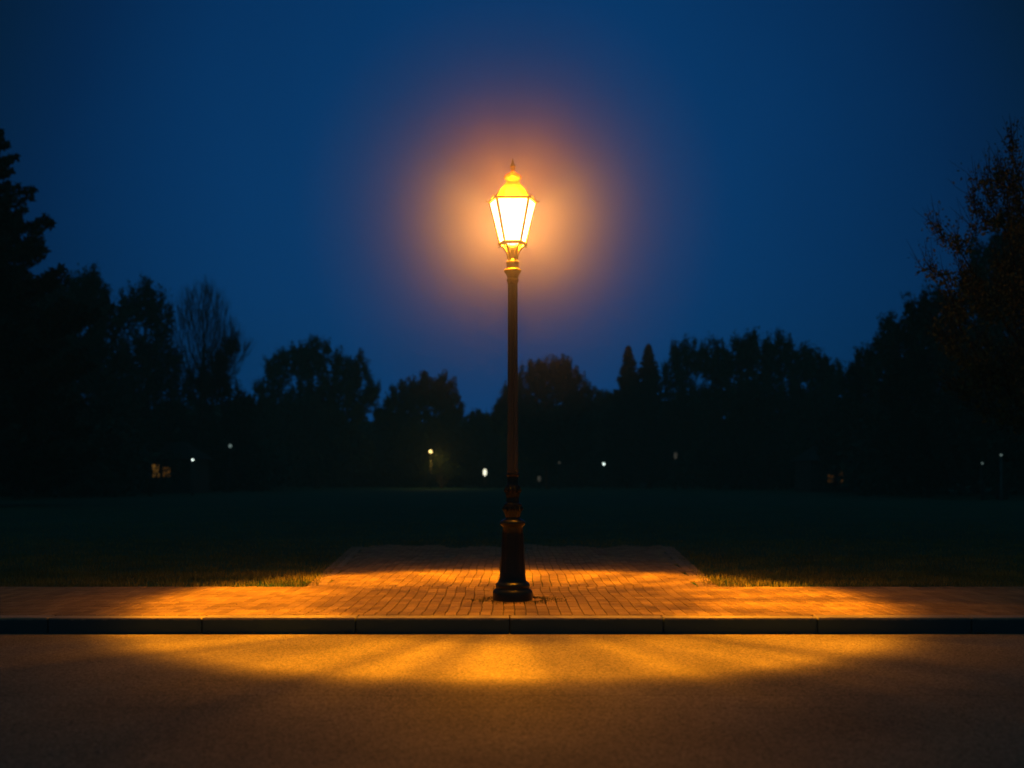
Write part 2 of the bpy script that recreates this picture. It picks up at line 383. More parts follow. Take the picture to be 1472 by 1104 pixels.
# cradle: open bell of six scrolled brackets carrying the lantern's bottom ring
for k in range(6):
    b0 = bot[k]; a = math.atan2(b0.y, b0.x); rb = math.hypot(b0.x, b0.y)
    s = MB()
    P = []
    for (y, hw) in ((372,6.4),(366,7.0),(361,9.0),(357,11.8),(354,15.2),(351.8,rb*142+1.2)):
        P.append(Vector((hw/142*math.cos(a), hw/142*math.sin(a), zy(y))))
    s.tube(P, [.012,.013,.012,.011,.012,.012], 8)
    c = P[-1] + Vector((math.cos(a)*.004, math.sin(a)*.004, -.018)); Q = []
    for i in range(10):
        t = i/9*4.6; rr = .020*(1-i/13)
        Q.append(c + Vector((math.cos(a)*rr*math.cos(t+.9), math.sin(a)*rr*math.cos(t+.9), rr*math.sin(t+.9))))
    s.tube(Q, .0065, 6)
    s.tube([P[1]+Vector((0,0,.01)), P[2]*1.0+Vector((math.cos(a)*-.012,math.sin(a)*-.012,.035)), P[3]+Vector((-.02*math.cos(a),-.02*math.sin(a),.035))], [.008,.007,.004], 6)
    s.build('bracket', M['iron2'], lamp, True)
# bell between the brackets, made see-through with an added orange glow
s = MB(); s.lathe(prof([(372,5.6),(366,6.0),(361,7.2),(357,8.8),(354,10.6),(352,12.0)]), 36, caps=False)
M['cup'] = glass_lit('glowing_cup', (.62,.62,.62), (1,.42,.02), .42)
s.build('cup', M['cup'], lamp, True)
s = MB()
def hexring(mb, h0, h1, rad):
    for k in range(6):
        mb.tube([h0[k], h0[(k+1)%6]], rad, 8)
        mb.tube([h0[k]-Vector((0,0,rad*.4)), h0[k]+Vector((0,0,rad*.4))], rad*1.25, 8)
hexring(s, [v+Vector((0,0,-.012)) for v in bot], None, .017)
hexring(s, [v*1.0+Vector((0,0,.0)) for v in hexa(34.2/142,23.4/142,zt+.010)], None, .010)
for k in range(6):
    s.tube([bot[k]+Vector((0,0,-.01)), top[k]+Vector((0,0,.012))], .0135, 6)
frame = s.build('lantern_frame', M['iron2'], lamp, True, auto=45)
for k in range(6):                                                    # six panes, each a thin slab
    k2 = (k+1) % 6
    q = [bot[k], bot[k2], top[k2], top[k]]; c = sum(q, Vector())/4
    q = [c + (p-c)*.97 for p in q]; n_ = (q[1]-q[0]).cross(q[3]-q[0]).normalized()
    s = MB(); s.add([p+n_*.002 for p in q]+[p-n_*.002 for p in q], [(0,1,2,3),(7,6,5,4),(0,4,5,1),(1,5,6,2),(2,6,7,3),(3,7,4,0)])
    s.build('glass_pane', M['pane'], lamp)
# roof: ogee cap made see-through amber to add glow and pass the halo light, eaves follow the hexagon then round off to the vent
def roof_mat():
    m = bpy.data.materials.new('glowing_roof'); m.use_nodes = True; N = m.node_tree.nodes; K = m.node_tree.links.new
    b = N['Principled BSDF']; b.inputs['Base Color'].default_value = (.14,.055,.008,1); b.inputs['Roughness'].default_value = .45
    o = N['Material Output']
    t = N.new('ShaderNodeBsdfTransparent'); t.inputs[0].default_value = (1,.80,.42,1)
    tl = N.new('ShaderNodeBsdfTranslucent'); tl.inputs[0].default_value = (.022,.038,.004,1)
    z = N.new('ShaderNodeTexNoise'); z.inputs['Scale'].default_value = 14; co = N.new('ShaderNodeTexCoord'); K(co.outputs['Object'], z.inputs['Vector'])
    bp = N.new('ShaderNodeBump'); bp.inputs['Strength'].default_value=.15; K(z.outputs['Fac'], bp.inputs['Height']); K(bp.outputs[0], b.inputs['Normal'])
    m1 = N.new('ShaderNodeMixShader'); m1.inputs[0].default_value = .07; K(b.outputs[0], m1.inputs[1]); K(tl.outputs[0], m1.inputs[2])
    m2 = N.new('ShaderNodeMixShader'); m2.inputs[0].default_value = .50; K(m1.outputs[0], m2.inputs[1]); K(t.outputs[0], m2.inputs[2])
    K(m2.outputs[0], o.inputs[0]); return m
M['roof'] = roof_mat()
def hexrad(a, R_, wfr, dep=.86):      # radius of the hexagon outline at angle a
    P = hexa(R_, wfr, 0, dep); best = 9
    d = Vector((math.cos(a), math.sin(a), 0))
    for k in range(6):
        p, q = P[k], P[(k+1)%6]; e = q-p; den = d.x*e.y - d.y*e.x
        if abs(den) < 1e-9: continue
        t = (p.x*e.y - p.y*e.x)/den; u = (p.x*d.y - p.y*d.x)/den
        if t > 0 and -1e-6 <= u <= 1+1e-6: best = min(best, t)
    return best
rp_ = [(291.6,34.0,1),(290,32.6,1),(286.5,27.2,1),(283,24.4,.9),(279,22.3,.75),(275,19.9,.6),(270.5,17,.4),(267,13.2,.2),(264.5,11,0),(261.5,9.8,0),(258.5,9.4,0),(257.6,10.2,0)]
n = 96; V = []; Fc = []
for (y, hw, h) in rp_:
    for k in range(n):
        a = 2*math.pi*k/n; hr = hexrad(a, 1, 22.6/33)
        rr = hw/142*(h*hr + (1-h)); V.append((rr*math.cos(a), rr*math.sin(a), zy(y)))
for i in range(len(rp_)-1):
    for k in range(n): Fc.append((i*n+k, i*n+(k+1)%n, (i+1)*n+(k+1)%n, (i+1)*n+k))
s = MB(); s.add(V, Fc); roof = s.build('roof', M['roof'], lamp, True)
s = MB(); s.lathe(prof([(258.4,9.2),(257,11.6),(255.4,12.6),(253.6,12.3),(251.6,9.8),(250,7.0),(248.6,4.8),(247.2,2.6)]), 48)
s.build('vent_cap', M['roof'], roof, True)
s = MB(); s.lathe(prof([(247.5,2.6),(245.6,2.1),(244.6,3.0),(243.4,3.0),(242.6,2.2),(240.5,4.0),(239,4.1),(237,3.1),(234.5,2.0),(231,1.2),(227,.35)]), 24)
s.build('finial', M['iron2'], lamp, True)
# upturned acroteria on the eave corners
for v in hexa(34/142, 23.2/142, zt+.012):
    u = Vector((v.x, v.y, 0)).normalized()
    s = MB(); s.tube([v*1+u*-.045+Vector((0,0,.075)), v+u*-.022+Vector((0,0,.034)), v+u*.004+Vector((0,0,.006)), v+u*.026+Vector((0,0,.004)), v+u*.032+Vector((0,0,.018))], [.005,.007,.008,.007,.004], 8)
    s.build('eave_ornament', M['iron2'], roof, True)
# bulb on a small holder
s = MB(); zs = zy(309)
s.lathe([(.012,zs-.10),(.03,zs-.085),(.052,zs-.055),(.060,zs-.02),(.055,zs+.015),(.035,zs+.04),(.02,zs+.052)], 24)
bulb_h = s

# light source of the lamp: spread shaped by a hand-set curve over the angle from straight down
ld = bpy.data.lights.new('lantern_light', 'POINT'); ld.energy = 14600; ld.color = (1,1,1); ld.shadow_soft_size = .10
lo = bpy.data.objects.new('lantern_light', ld); COL.objects.link(lo); lo.location = (0, 0, zs); lo.parent = lamp
ld.use_nodes = True; t = ld.node_tree; N = t.nodes; K = t.links.new
em = N['Emission'] if 'Emission' in N else N.new('ShaderNodeEmission')
em.inputs['Color'].default_value = (1, .325, .004, 1)
tcn = N.new('ShaderNodeTexCoord'); sp = N.new('ShaderNodeSeparateXYZ'); K(tcn.outputs['Normal'], sp.inputs[0])
neg = N.new('ShaderNodeMath'); neg.operation = 'MULTIPLY_ADD'; neg.inputs[1].default_value = -.5; neg.inputs[2].default_value = .5; K(sp.outputs['Z'], neg.inputs[0])
cr = N.new('ShaderNodeValToRGB'); cr.color_ramp.interpolation = 'LINEAR'
def cth(deg): return .5 + .5*math.cos(math.radians(deg))
PRO = [(180,.13),(92,.13),(84,.01),(70,.001),(62,.0003),(55,.0015),(48,.026),(42.4,.085),(40.6,.30),(38.6,.95),(33,.85),(26.5,.72),(22.5,.30),(9,.30),(4,.55),(0,.7)]
PRO = sorted([(cth(a), v) for a, v in PRO])
while len(cr.color_ramp.elements) < len(PRO): cr.color_ramp.elements.new(.5)
for e, (p, v) in zip(cr.color_ramp.elements, PRO): e.position = p; e.color = (v,v,v,1)
nx2 = N.new('ShaderNodeMath'); nx2.operation = 'MULTIPLY'; K(sp.outputs['X'], nx2.inputs[0]); K(sp.outputs['X'], nx2.inputs[1])
wid = N.new('ShaderNodeMath'); wid.operation = 'MULTIPLY_ADD'; wid.inputs[1].default_value = .036; K(nx2.outputs[0], wid.inputs[0]); K(neg.outputs[0], wid.inputs[2])
K(wid.outputs[0], cr.inputs[0])
# noise put into the lamp's strength: streaks that fan out round the post
h1 = N.new('ShaderNodeCombineXYZ'); K(sp.outputs['X'], h1.inputs[0]); K(sp.outputs['Y'], h1.inputs[1])
hn = N.new('ShaderNodeVectorMath'); hn.operation='NORMALIZE'; K(h1.outputs[0], hn.inputs[0])
gz = N.new('ShaderNodeTexNoise'); gz.inputs['Scale'].default_value = 6.5; gz.inputs['Detail'].default_value = 1.0; K(hn.outputs[0], gz.inputs['Vector'])
gm = N.new('ShaderNodeMapRange'); gm.inputs['From Min'].default_value=.36; gm.inputs['From Max'].default_value=.60; gm.inputs['To Min'].default_value=.60; gm.inputs['To Max'].default_value=1.20
K(gz.outputs['Fac'], gm.inputs['Value'])
mu = N.new('ShaderNodeMath'); mu.operation='MULTIPLY'; K(cr.outputs[0], mu.inputs[0]); K(gm.outputs[0], mu.inputs[1]); # front lobe added to the lamp's strength to brighten the carriageway
fr = N.new('ShaderNodeValToRGB'); FRO = sorted([(cth(a), v) for a, v in [(180,0),(68,0),(60,.05),(54,.10),(47,.125),(42,.12),(38,0),(0,0)]])
while len(fr.color_ramp.elements) < len(FRO): fr.color_ramp.elements.new(.5)
for e, (p, v) in zip(fr.color_ramp.elements, FRO): e.position = p; e.color = (v,v,v,1)
K(neg.outputs[0], fr.inputs[0])
hs = N.new('ShaderNodeSeparateXYZ'); K(hn.outputs[0], hs.inputs[0])
fy = N.new('ShaderNodeMath'); fy.operation='MULTIPLY'; fy.inputs[1].default_value=-1; K(hs.outputs['Y'], fy.inputs[0])
fm = N.new('ShaderNodeMath'); fm.operation='MAXIMUM'; fm.inputs[1].default_value=0; K(fy.outputs[0], fm.inputs[0])
fp = N.new('ShaderNodeMath'); fp.operation='POWER'; fp.inputs[1].default_value=26; K(fm.outputs[0], fp.inputs[0])
fx = N.new('ShaderNodeMath'); fx.operation='MULTIPLY_ADD'; K(fp.outputs[0], fx.inputs[0]); K(fr.outputs[0], fx.inputs[1]); K(mu.outputs[0], fx.inputs[2])
K(fx.outputs[0], em.inputs['Strength'])
# second light added inside the lantern to light the round halo evenly
gl = bpy.data.lights.new('lantern_glow', 'POINT'); gl.energy = 185; gl.color = (1,.325,.025); gl.shadow_soft_size = .13
go = bpy.data.objects.new('lantern_glow', gl); COL.objects.link(go); go.location = (0,0,zs-.04); go.parent = lamp

# ------------------------------------------------------------------ ball of haze added to carry the lantern's round halo
def haze():
    m = bpy.data.materials.new('haze'); m.use_nodes = True; N = m.node_tree.nodes; N.clear(); K = m.node_tree.links.new
    o = N.new('ShaderNodeOutputMaterial'); v = N.new('ShaderNodeVolumePrincipled')
    v.inputs['Color'].default_value = (.95,.92,.70,1); v.inputs['Anisotropy'].default_value = 0
    c = N.new('ShaderNodeTexCoord'); l = N.new('ShaderNodeVectorMath'); l.operation='LENGTH'; K(c.outputs['Object'], l.inputs[0])
    r = N.new('ShaderNodeValToRGB')
    n1 = N.new('ShaderNodeMath'); n1.operation='DIVIDE'; n1.inputs[1].default_value = HR; K(l.outputs['Value'], n1.inputs[0]); K(n1.outputs[0], r.inputs[0])
    D = HPROF
    while len(r.color_ramp.elements) < len(D): r.color_ramp.elements.new(.5)
    for e, (p, q) in zip(r.color_ramp.elements, D): e.position = p; e.color = (q,q,q,1)
    k = N.new('ShaderNodeMath'); k.operation='MULTIPLY'; k.inputs[1].default_value = HDEN; K(r.outputs[0], k.inputs[0])
    K(k.outputs[0], v.inputs['Density']); K(v.outputs[0], o.inputs['Volume'])
    m.cycles.volume_step_rate = 1.0
    return m
AIR = .0019
HR = 2.2; HDEN = .72
HPROF = [(0,.02),(.06,.05),(.12,.24),(.20,.56),(.33,.60),(.45,.34),(.6,.14),(.75,.055),(.88,.025),(1,0)]
s = MB()
s.lathe([(max(HR*math.sin(math.pi*i/24), 1e-3), -HR*math.cos(math.pi*i/24)) for i in range(25)], 48)
hz = s.build('haze', haze(), loc=(LX, LY, zs)); tag(hz, kind='stuff')
# thin evening air over the whole park
s = MB(); s.box(-260, 260, -12, 240, -1.2, 30)
am = bpy.data.materials.new('park_air'); am.use_nodes = True; N = am.node_tree.nodes; N.clear()
o_ = N.new('ShaderNodeOutputMaterial'); v_ = N.new('ShaderNodeVolumePrincipled'); v_.inputs['Color'].default_value = (.8,.95,.72,1)
v_.inputs['Density'].default_value = AIR; am.node_tree.links.new(v_.outputs[0], o_.inputs['Volume'])
air = s.build('haze', am); tag(air, kind='stuff')
lc = bpy.data.collections.new('lantern_light_receivers'); lc.objects.link(hz); lc.objects.link(air)
for co_ in lc.collection_objects: co_.light_linking.link_state = 'EXCLUDE'
lo.light_linking.receiver_collection = lc

# ------------------------------------------------------------------ trees
class Tree:
    def __init__(s, seed):
        s.r = random.Random(seed); s.n = np.random.default_rng(seed); s.mb = MB(); s.lv = []
    def limb(s, a, b, r0, r1, bend=.12, seg=4, sides=5):
        a = Vector(a); b = Vector(b); Lh = (b-a).length; P = []
        o = Vector((s.r.uniform(-1,1), s.r.uniform(-1,1), s.r.uniform(.0,.9)))*bend*Lh
        for i in range(seg+1):
            t = i/seg; j = Vector((s.r.gauss(0,1), s.r.gauss(0,1), s.r.gauss(0,1)))*Lh*.02 if 0 < i < seg else Vector()
            P.append(a.lerp(b, t) + o*math.sin(math.pi*t) + j)
        s.mb.tube(P, [r0+(r1-r0)*i/seg for i in range(seg+1)], sides, caps=False)
        return P
    def leaves(s, c, rad, n, size, elong=1.6, up=.0):
        c = np.asarray(c); rad = np.asarray(rad)
        d = s.n.normal(0,1,(n,3)); d /= np.linalg.norm(d,axis=1,keepdims=True)
        rr = s.n.uniform(0,1,(n,1))**.45
        p = c + d*rr*rad
        u = s.n.normal(0,1,(n,3)); u[:,2] += up*2; u += d*.7; u /= np.linalg.norm(u,axis=1,keepdims=True)
        v = np.cross(u, s.n.normal(0,1,(n,3))); v /= np.linalg.norm(v,axis=1,keepdims=True)+1e-9
        sz = size*s.n.uniform(.5,1.35,(n,1))
        V = np.stack([p-u*sz*elong*.5, p+v*sz*.5, p+u*sz*elong*.5, p-v*sz*.5],1)
        s.lv.append(V.reshape(-1,3))
    def finish(s, name, loc, label, cat, group, leafm, bark=None):
        e = empty(name, loc, label, cat, group)
        off = Vector(loc)
        s.mb.v = [(x-off.x, y-off.y, z-off.z) for x, y, z in s.mb.v]
        s.mb.build('trunk', bark or M['bark'], e, True)
        if s.lv:
            V = np.concatenate(s.lv) - np.array(loc)
            np_mesh('crown', V, 4, leafm, e)
        return e

def colonise(T, base, attr, step, kill, up=.12, noise=.12, maxit=400, start_h=0.0):
    """grow a branching skeleton towards attraction points; returns node positions and parents"""
    nodes = [np.array(base, float)]; par = [-1]
    while nodes[-1][2] < start_h:
        nodes.append(nodes[-1] + np.array([T.n.normal(0,.04)*step, T.n.normal(0,.04)*step, step])); par.append(len(nodes)-2)
    A = np.array(attr, float); P = np.array(nodes)
    D = np.linalg.norm(A[:,None]-P[None], axis=2); near = D.argmin(1); dist = D.min(1)
    for it in range(maxit):
        if len(A) == 0: break
        v = A - P[near]; v /= np.linalg.norm(v, axis=1, keepdims=True)+1e-9
        act = np.unique(near); acc = np.zeros((len(P),3)); np.add.at(acc, near, v)
        dv = acc[act]; dv /= np.linalg.norm(dv, axis=1, keepdims=True)+1e-9
        dv += T.n.normal(0, noise, dv.shape); dv[:,2] += up; dv /= np.linalg.norm(dv, axis=1, keepdims=True)
        new = P[act] + dv*step; n0 = len(P)
        P = np.concatenate([P, new]); par += list(act)
        D = np.linalg.norm(A[:,None]-new[None], axis=2); m = D.min(1); am_ = D.argmin(1)
        up_ = m < dist; near = np.where(up_, am_+n0, near); dist = np.minimum(dist, m)
        keep = dist > kill
        A, near, dist = A[keep], near[keep], dist[keep]
        if len(P) > 9000: break
    return P, np.array(par)

def skeleton(T, P, par, tip_r, trunk_r, jit=0):
    n = len(P); kids = [[] for _ in range(n)]
    for i in range(1, n): kids[par[i]].append(i)
    w = np.zeros(n)
    for i in range(n-1, -1, -1):
        w[i] = w[i] if w[i] > 0 else 1.0
        if par[i] >= 0: w[par[i]] += w[i]
    e = math.log(trunk_r/tip_r)/math.log(max(w[0], 2)); rad = tip_r*w**e
    stack = [(0, None)]
    while stack:
        i, p = stack.pop(); chain = [i] if p is None else [p, i]
        while kids[chain[-1]]:
            ks = sorted(kids[chain[-1]], key=lambda q: -w[q])
            for q in ks[1:]: stack.append((q, chain[-1]))
            chain.append(ks[0])
        if len(chain) < 2: continue
        r = [rad[q] for q in chain]
        if p is not None: r[0] = min(r[0], r[1]*1.15)
        T.mb.tube([P[q] for q in chain], r, 8 if r[0] > trunk_r*.3 else (5 if r[0] > tip_r*3 else 3), caps=False)
    return w, kids, rad

def in_blobs(T, blobs, d, n, depth, shell=.45):
    k = d/F; ar = np.array([b[2]*b[3] for b in blobs], float); ar /= ar.sum(); out = []
    for (bx, by, rx, ry), f in zip(blobs, ar):
        m = max(6, int(n*f)); c = px(bx, by, d); v = T.n.normal(0,1,(m,3)); v /= np.linalg.norm(v,axis=1,keepdims=True)
        v *= T.n.uniform(0,1,(m,1))**shell
        out.append(np.array(c) + v*np.array([rx*k, rx*k*depth, ry*k]))
    return np.concatenate(out)

def broadleaf(name, label, x, d, blobs, seed, leaf=.30, dens=1.0, twigs=1.0, leafm=None, cat='tree', group='trees along the far side of the park', depth=.85, trunk_r=None, n_attr=1000, step=None, bark=None, fill=1.0, start=.16, twl=1.0, spread=1.0):
    T = Tree(seed); g = px(x, 700, d); g.z = -.05; k = d/F
    if d > 50: leaf *= .78
    topz = max(px(0, b[1]-b[3], d).z for b in blobs)
    st = step or topz*.022
    A = in_blobs(T, blobs, d, n_attr, depth)
    A = A[A[:,2] > topz*start*.6]
    P, par = colonise(T, g, A, st, st*1.6, start_h=topz*start)
    tip = max(.006, .00021*d)
    w, kids, rad = skeleton(T, P, par, tip, trunk_r or topz*.02)
    tips = np.where(w <= 4)[0]
    ctr = np.array([g.x, g.y, topz*.35])
    for i in tips:
        p = P[i]
        if dens > 0: 
            rr = st*1.5*spread
            T.leaves(p, (rr, rr, rr*.9), max(2, int(dens*7*(st/leaf)**2*T.r.uniform(.5,1.5))), leaf, up=.3)
        if w[i] <= 1:
            o = Vector(p-ctr).normalized()
            for j in range(int(4*twigs+T.r.random())):
                v = (o*.7 + Vector((T.r.gauss(0,.35), T.r.gauss(0,.35), abs(T.r.gauss(.8,.4))))).normalized()
                l = st*T.r.uniform(1.4,4.4)*twl; q = Vector(p)+v*l
                T.mb.tube([p, Vector(p).lerp(q,.5)+Vector((T.r.gauss(0,.05),T.r.gauss(0,.05),0))*l, q], [tip, tip*.8, tip*.4], 3, caps=False)
                if dens > .2: T.leaves(Vector(p).lerp(q,.6), (l*.22, l*.22, l*.45), max(2,int(4*dens)), leaf*.75, elong=2, up=.8)
    if fill > 0:
        for (bx, by, rx, ry) in blobs:
            c = px(bx, by+ry*.08, d)
            T.leaves(c, (rx*k*.92, rx*k*depth*.9, ry*k*.90), int(fill*6.5*(rx*ry*k*k)/leaf**2), leaf*1.1)
    return T.finish(name, g, label, cat, group, leafm or M['leaf'], bark)

def bare_tree(name, label, x, d, topy, halfw, seed, sway=0, group='trees along the far side of the park', leaf=0, clear=.22):
    """leafless fan of rising branches"""
    T = Tree(seed); g = px(x, 700, d); g.z = -.05; H = px(0, topy, d).z; k = d/F
    blobs_ = [(x+8,topy+50,halfw*.85,46),(x-10,topy+72,halfw*.75,42),(x+26,topy+88,halfw*.95,38),(x+46,topy+106,28,14),(x+10,topy+130,50,30)]
    A = in_blobs(T, blobs_, d, 2600, .9, .4); st = .36
    P, par = colonise(T, g, A, st, st*1.15, up=.22, noise=.10, start_h=H*.2)
    w, kids, rad = skeleton(T, P, par, .018, H*.016)
    for i in np.where(w <= 3)[0]:
        for j in range(T.r.choice((1,2,3,3))):
            v = (Vector(P[i]-np.array([g.x,d,H*.4])).normalized()*.8+Vector((T.r.gauss(0,.3),T.r.gauss(0,.3),abs(T.r.gauss(.8,.3))))).normalized(); l = T.r.uniform(.5,1.8)
            T.mb.tube([P[i], Vector(P[i])+v*l], [.016,.010], 3, caps=False)
    return T.finish(name, g, label, 'tree', group, M['leaf'])

def spruce(name, label, x, d, topy, hw_at, seed, group='trees along the far side of the park', leaf=.16, droop=.25, levels=26, irregular=.25, per=9):
    """hw_at(t): half width in photo px at t (0 top .. 1 ground)"""
    T = Tree(seed); g = px(x, 700, d); g.z = -.05; H = px(0, topy, d).z; k = d/F
    T.limb(g, Vector((g.x, d, H)), H*.02, .02, .005, 8, 8)
    for i in range(levels):
        t = (i+.5)/levels; t = t**1.05
        z = H*(1-t*.93); Lr = hw_at(t)*k
        for j in range(per):
            a = j*2*math.pi/per + i*1.1 + T.r.uniform(-.25,.25)
            l = Lr*T.r.uniform(1-irregular*1.6, 1+irregular*.5)
            p0 = Vector((g.x, d, z)); tip = p0 + Vector((math.cos(a)*l, math.sin(a)*l, -droop*l + T.r.uniform(-.14,.20)*l))
            mid = p0.lerp(tip,.55) + Vector((0,0,-.10*l))
            tip += Vector((0,0,.10*l))
            T.mb.tube([p0, mid, tip], [.03+.012*l,.02+.004*l,.008], 4, caps=False)
            ns = max(4, int(l/.28))
            for q in range(ns):
                u = (q+1)/ns; c = p0.lerp(mid, u/.55) if u < .55 else mid.lerp(tip, (u-.55)/.45)
                rr = .10*l+.14
                T.leaves(c - Vector((0,0,.1)), (rr*(1.15-u*.6), rr*(1.15-u*.6), .12+.05*l), int(18+ (rr/leaf)**2*2.6), leaf, elong=2.6)
    T.leaves((g.x, d, H*.985), (.12,.12,H*.02), 40, leaf, elong=2.4, up=1)
    return T.finish(name, g, label, 'tree', group, M['needle'])

# left side
spruce('spruce_tree', 'tall ragged spruce at the left edge with layered drooping branches', -14, 45, 180, lambda t: 8+ 205*t**.9 if t<.5 else 120, 21, levels=25, irregular=.42, per=12, leaf=.105, droop=.02)
broadleaf('broadleaf_tree', 'low dark rounded tree under the ragged left spruce', 25, 60, [(20,470,55,60),(5,560,80,85),(40,560,60,80),(20,640,90,65)], 22, leaf=.28)
broadleaf('broadleaf_tree', 'broad dark tree with feathery top just right of the ragged spruce', 108, 75, [(92,438,38,40),(128,428,36,38),(62,470,34,38),(150,460,28,36),(100,520,78,62),(110,610,92,80)], 23, leaf=.26, twigs=1.6)
broadleaf('broadleaf_tree', 'thin topped tree between the broad feathery tree and the bare tree', 215, 88, [(208,438,26,36),(232,458,20,30),(184,452,20,32),(215,520,48,55),(200,600,75,80)], 24, leaf=.24, dens=.55, twigs=2.0)
bare_tree('bare_tree', 'bare fan shaped tree standing tallest left of the lamp, branches open to the sky', 284, 92, 408, 40, 25, sway=.5)
broadleaf('broadleaf_tree', 'low sparse tree with side branches at the right foot of the bare tree', 325, 95, [(332,500,16,12),(318,520,20,14),(300,560,38,32),(345,590,28,26),(310,640,55,50)], 26, leaf=.24, dens=.6, twigs=1.6)
broadleaf('broadleaf_tree', 'low bush like tree in the dip left of the three headed tree', 368, 120, [(355,608,34,36),(385,628,34,40),(365,665,50,30)], 27, leaf=.32)
broadleaf('broadleaf_tree', 'wide tree with three feathery heads left of the dome shaped tree', 455, 130, [(402,532,23,28),(425,520,22,24),(456,520,32,30),(502,536,30,30),(528,572,20,24),(385,570,22,30),(460,590,74,56),(455,650,92,48)], 28, leaf=.33, twigs=1.7, dens=.85)
broadleaf('broadleaf_tree', 'dome shaped dark tree standing left of the lamp post', 612, 140, [(620,566,38,29),(586,578,32,28),(644,588,24,30),(560,600,24,30),(612,635,66,50)], 29, leaf=.34, twigs=1.3)
broadleaf('broadleaf_tree', 'smallest tree in the low gap just left of the lamp post', 690, 152, [(688,618,22,26),(706,625,18,24),(690,656,36,32)], 30, leaf=.34)
# right side
broadleaf('broadleaf_tree', 'flat topped dense tree rising directly behind the lamp post', 788, 125, [(790,546,34,32),(770,552,26,30),(812,548,24,30),(742,574,24,32),(722,600,20,28),(834,575,22,30),(785,622,72,56)], 31, leaf=.32, twigs=1.3)
broadleaf('broadleaf_tree', 'low tree between the flat topped tree and the twin spires', 868, 146, [(865,594,24,30),(880,606,24,28),(868,650,44,40)], 32, leaf=.34)
HW = lambda t: 1 + 64*t if t < .45 else 31
spruce('spruce_tree', 'left one of the pair of slim pointed spruces right of the lamp', 903, 132, 498, HW, 33, levels=30, per=9, leaf=.26, irregular=.3, droop=.1, group='twin pointed spruces')
spruce('spruce_tree', 'right one of the pair of slim pointed spruces right of the lamp', 932, 130, 496, HW, 34, levels=30, per=9, leaf=.26, irregular=.3, droop=.1, group='twin pointed spruces')
broadleaf('broadleaf_tree', 'thin see-through tree between the twin spruces and the widest tree', 985, 124, [(984,516,24,28),(1006,522,18,26),(975,552,26,32),(990,600,40,50),(985,650,50,40)], 35, leaf=.26, dens=.45, twigs=2.4)
broadleaf('broadleaf_tree', 'widest dark tree right of the lamp with a bumpy rounded top', 1090, 112, [(1090,512,36,33),(1062,518,30,32),(1030,524,26,32),(1122,516,28,32),(1150,528,26,30),(1085,580,86,56),(1090,650,100,50)], 36, leaf=.30, twigs=1.2)
broadleaf('broadleaf_tree', 'sloping tree at the right shoulder of the widest tree', 1182, 104, [(1176,538,24,28),(1196,548,20,28),(1180,600,50,56),(1180,655,60,40)], 37, leaf=.28, twigs=1.3)
broadleaf('broadleaf_tree', 'spiky dark tree stepping up towards the right edge', 1262, 82, [(1278,490,17,38),(1262,510,17,30),(1244,534,24,26),(1226,556,20,24),(1265,570,46,56),(1240,635,66,62)], 38, leaf=.25, twigs=1.8)
broadleaf('broadleaf_tree', 'full dark tree behind the lamplit branches near the right edge', 1335, 66, [(1316,468,24,38),(1350,462,34,48),(1325,550,62,80),(1345,640,82,64)], 39, leaf=.24, twigs=1.3)
broadleaf('broadleaf_tree', 'large dark tree at the right edge, farthest behind the lamplit branches', 1440, 60, [(1425,420,52,70),(1470,380,50,90),(1430,540,86,90),(1430,640,90,60)], 40, leaf=.24)
# near tree hanging in from the right, its leaves catching the lamp
broadleaf('broadleaf_tree', 'near tree reaching in at the right edge with dry leaves catching orange lamplight', 1530, 20,
    [(1340,322,10,15),(1358,345,14,14),(1384,352,22,20),(1398,280,9,20),(1418,318,22,24),(1330,388,13,10),(1352,398,18,14),(1385,405,26,24),(1452,215,13,26),(1440,262,24,28),(1460,320,32,36),(1378,450,26,24),(1425,430,34,38),(1475,400,46,70),(1368,490,24,22),(1405,520,36,36),(1390,560,26,22),(1450,540,44,44),(1430,592,30,22),(1470,600,40,26),(1560,420,100,170),(1515,225,40,60)],
    41, leaf=.050, dens=.50, twigs=1.2, leafm=M['leaf_dry'], group='trees beside the pavement', trunk_r=.15, bark=M['bark_dark'], n_attr=3600, step=.13, fill=.10, start=.25, twl=1.3, spread=1.0)

# far wood behind, one dark mass
def mass(name, label, cat, spans, seed, size, mt):
    T = Tree(seed)
    for (x0, x1, d0, d1, ytop, n, nl) in spans:
        for i in range(n):
            x = T.r.uniform(x0, x1); d = T.r.uniform(d0, d1); yt = T.r.uniform(ytop, 690)
            c = px(x, yt, d); c.z = max(.4, c.z); rr = T.r.uniform(1.0,2.4)
            T.leaves((c.x,c.y,c.z), (rr*1.3, rr, rr), nl, size)
    o = np_mesh(name, np.concatenate(T.lv), 4, mt); return tag(o, label, cat, kind='stuff')
mass('far_wood', 'unbroken dark wood closing the park behind the single trees', 'wood', [(-200,1680,165,190,618,1500,150),(-200,480,165,190,590,300,150),(720,1000,160,180,585,220,150),(960,1680,165,190,575,420,150),(480,720,165,190,606,200,150)], 50, .62, M['leaf'])
mass('undergrowth', 'dark undergrowth along the foot of the tree line', 'undergrowth',
     [(-150,180,66,84,630,260,110),(180,400,96,118,650,260,110),(400,1000,142,156,655,620,110),(1000,1240,112,130,650,280,110),(1240,1640,72,92,630,300,110)], 51, .36, M['leaf'])

